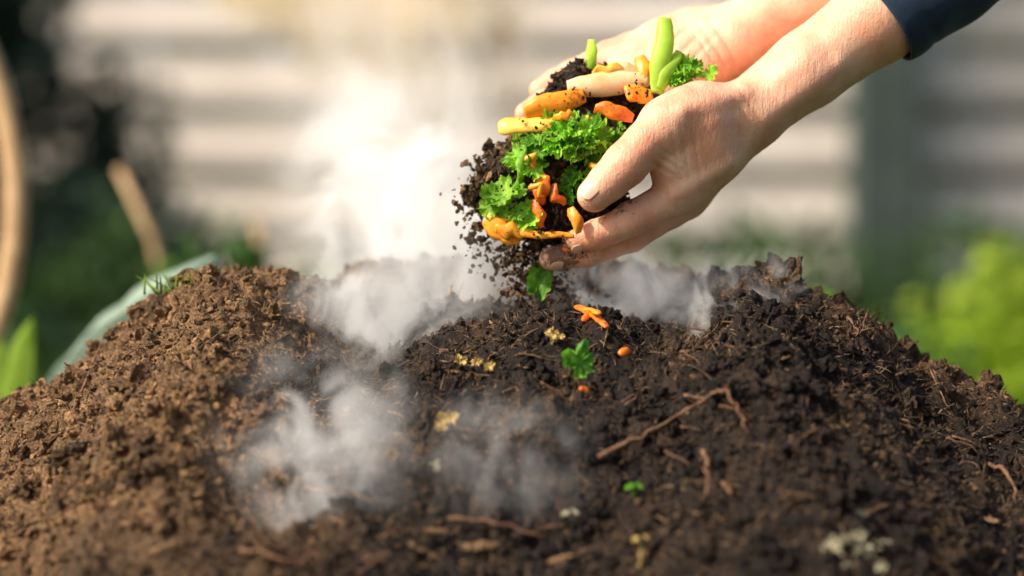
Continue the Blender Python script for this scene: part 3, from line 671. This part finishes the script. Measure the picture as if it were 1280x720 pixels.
def bigleaf(name,pts,w,mat):
    g=Geo(); m=len(pts); nv=12; V=[];F=[]
    for i,p in enumerate(pts):
        q=i/(m-1); ww=w*math.sin(math.pi*(0.08+0.90*q))**0.7
        for j in range(nv+1):
            b=-1+2*j/nv
            V.append(tuple(Vector(p)+Vector((0.25*b*ww,b*ww*.75,-0.35*abs(b)**1.5*ww+0.04*ww*math.sin(q*20+b*5)))))
    for i in range(m-1):
        for j in range(nv): F.append((i*(nv+1)+j,i*(nv+1)+j+1,(i+1)*(nv+1)+j+1,(i+1)*(nv+1)+j))
    g.add(V,F); return g.obj(name,mat)
def bez(a,b,c,n=14): return [(a*(1-t)**2+b*2*t*(1-t)+c*t*t) for t in [i/n for i in range(n+1)]]
M_cab=simple('cabbage_leaf_mat',(0.24,0.36,0.28),(0.38,0.50,0.40),30,0.5,0.4,0.3,0.003,trans=0.25,tone=True)
M_yg=simple('bright_leaf_mat',(0.25,0.42,0.03),(0.42,0.60,0.08),30,0.5,0.4,0.3,0.003,trans=0.45,tone=True)
bigleaf('cabbage_leaf',bez(PT(50,640,.45),PT(80,365,.45),PT(270,318,.4)),0.10,M_cab)
bigleaf('cabbage_leaf',bez(PT(40,700,.6),PT(55,410,.6),PT(190,360,.5)),0.09,M_cab)
def blade(a,b,c,w,mat,name):
    P=bez(a,b,c); m=len(P); V=[];F=[]
    for i,p in enumerate(P):
        ww=w*math.sin(math.pi*(0.1+0.88*i/(m-1)))
        for b_ in (-1,-.5,0,.5,1): V.append(tuple(p+Vector((b_*ww,0.3*abs(b_)*ww,0))))
    for i in range(m-1):
        for j in range(4): F.append((i*5+j,i*5+j+1,i*5+6+j,i*5+5+j))
    q=Geo(); q.add(V,F); q.obj(name,mat)
blade(PT(-10,620,.5),PT(5,480,.5),PT(40,398,.5),.020,M_yg,'bright_leaf')
blade(PT(-25,620,.5),PT(-15,500,.5),PT(2,425,.5),.016,M_yg,'bright_leaf')
M_tan=simple('cane',(0.42,0.27,0.14),(0.60,0.42,0.24),40,0.7,0.3,0.3,0.002)
def cane(a,b,r): twig([a,a.lerp(b,.5),b],r,'garden_cane',M_tan)
a=PT(148,210,1.3); b=PT(205,345,1.3); cane(b+(b-a)*5.2,a,.011)
a=PT(318,272,1.6); b=PT(330,350,1.6); cane(b+(b-a)*9,a,.011)
hc=PT(-413,250,.8); R=0.375; g=Geo()
for off,rr in ((0,.011),(.018,.008)):
    Pp=[hc+Vector(((R-off*.6)*math.cos(t),off,(R-off*.6)*math.sin(t)*1.05)) for t in np.linspace(0,2*math.pi,97)]
    v,f=tube(Pp,[rr]*97,10,1.0,False); g.add(v,f)
hoop=g.obj('wooden_hoop',M_tan)
Pp=[Vector((hc.x,hc.y+.03,0)),Vector((hc.x,hc.y+.03,1.4))]; v,f=tube(Pp,[.018,.016],10); g=Geo(); g.add(v,f); g.obj('hoop_stake',M_tan,parent=hoop)
# ---------------------------------------------------------------- steam
steam=empty('steam')
uv,uf=ico(3)
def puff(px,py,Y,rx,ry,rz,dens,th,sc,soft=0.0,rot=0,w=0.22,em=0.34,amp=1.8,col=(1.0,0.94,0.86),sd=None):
    m,nt,out=newmat('glowing_steam'); tc=N(nt,'ShaderNodeTexCoord'); o=tc.outputs['Object']
    ln=N(nt,'ShaderNodeVectorMath',operation='LENGTH'); nt.links.new(o,ln.inputs[0])
    mp=N(nt,'ShaderNodeMapping'); nt.links.new(o,mp.inputs['Vector']); sd=random.uniform(0,40) if sd is None else sd; mp.inputs['Location'].default_value=(sd,sd*.7,sd*1.3)
    mp.inputs['Scale'].default_value=(1,ry/rx,rz/rx*.8)
    n=noise(nt,mp.outputs[0],sc,4,0.62,1.1)
    e=mathn(nt,'ADD',ln.outputs['Value'],mathn(nt,'MULTIPLY',mathn(nt,'SUBTRACT',n,0.5),-amp))
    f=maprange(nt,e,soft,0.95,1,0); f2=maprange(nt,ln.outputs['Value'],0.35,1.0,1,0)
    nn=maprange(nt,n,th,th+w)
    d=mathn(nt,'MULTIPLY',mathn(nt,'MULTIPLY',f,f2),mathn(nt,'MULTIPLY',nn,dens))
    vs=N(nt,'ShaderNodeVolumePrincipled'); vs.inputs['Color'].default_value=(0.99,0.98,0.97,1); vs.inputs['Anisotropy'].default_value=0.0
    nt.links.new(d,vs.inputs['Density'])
    vs.inputs['Emission Color'].default_value=(*col,1); nt.links.new(mathn(nt,'MULTIPLY',d,em),vs.inputs['Emission Strength'])  # added emission stands in for light scattered many times inside the vapour
    nt.links.new(vs.outputs[0],out.inputs['Volume'])
    ob=mk('vapour_puff',uv,uf,m,True,None,steam); k=(1.8+Y)/3022
    ob.location=PT(px,py,Y); ob.scale=(rx*k,ry*k,rz*k); ob.rotation_euler=(0,rot,0); return ob
puff(495,385,-0.02,185,80,140,46,0.38,2.4)
puff(400,565,-0.24,175,75,200,30,0.38,2.4,rot=-.2)
puff(625,575,-0.25,170,55,120,16,0.40,2.6)
puff(790,350,0.0,160,55,110,38,0.40,2.4)
puff(930,395,-0.05,130,45,115,42,0.40,2.4)
puff(590,315,0.08,150,70,150,32,0.34,1.9)
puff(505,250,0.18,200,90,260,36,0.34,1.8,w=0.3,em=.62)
puff(500,100,0.30,340,120,340,7,0.30,1.5,w=0.35,em=.8,col=(1,.9,.74))  # warm emission puts a hazy glow over the background
# ---------------------------------------------------------------- light, world, camera
sd=Vector((-0.68,-0.30,0.62)).normalized()
w=bpy.data.worlds.new('World'); scene.world=w; w.use_nodes=True; nt=w.node_tree
sky=nt.nodes.new('ShaderNodeTexSky'); sky.sky_type='NISHITA'; sky.sun_disc=False
sky.sun_elevation=math.asin(sd.z); sky.sun_rotation=math.atan2(sd.x,sd.y); sky.dust_density=6.0; sky.ozone_density=0.3; sky.air_density=0.8
bg=nt.nodes['Background']; bg.inputs['Strength'].default_value=0.15; nt.links.new(sky.outputs[0],bg.inputs['Color'])
L=bpy.data.lights.new('sun','SUN'); L.energy=5.0; L.angle=math.radians(0.5); L.color=(1,0.90,0.74)
lo=bpy.data.objects.new('sun',L); scene.collection.objects.link(lo); lo.rotation_euler=sd.to_track_quat('Z','Y').to_euler(); lo.location=(-3,-2,4)
cam=bpy.data.cameras.new('camera'); co=bpy.data.objects.new('camera',cam); scene.collection.objects.link(co)
co.location=(0,-1.8,CZ); co.rotation_euler=(math.radians(90),0,0); cam.lens=85; cam.sensor_width=36; cam.clip_end=300
cam.dof.use_dof=True; cam.dof.focus_distance=1.74; cam.dof.aperture_fstop=2.2
scene.camera=co
scene.view_settings.view_transform='Standard'; scene.view_settings.look='None'; scene.view_settings.exposure=0
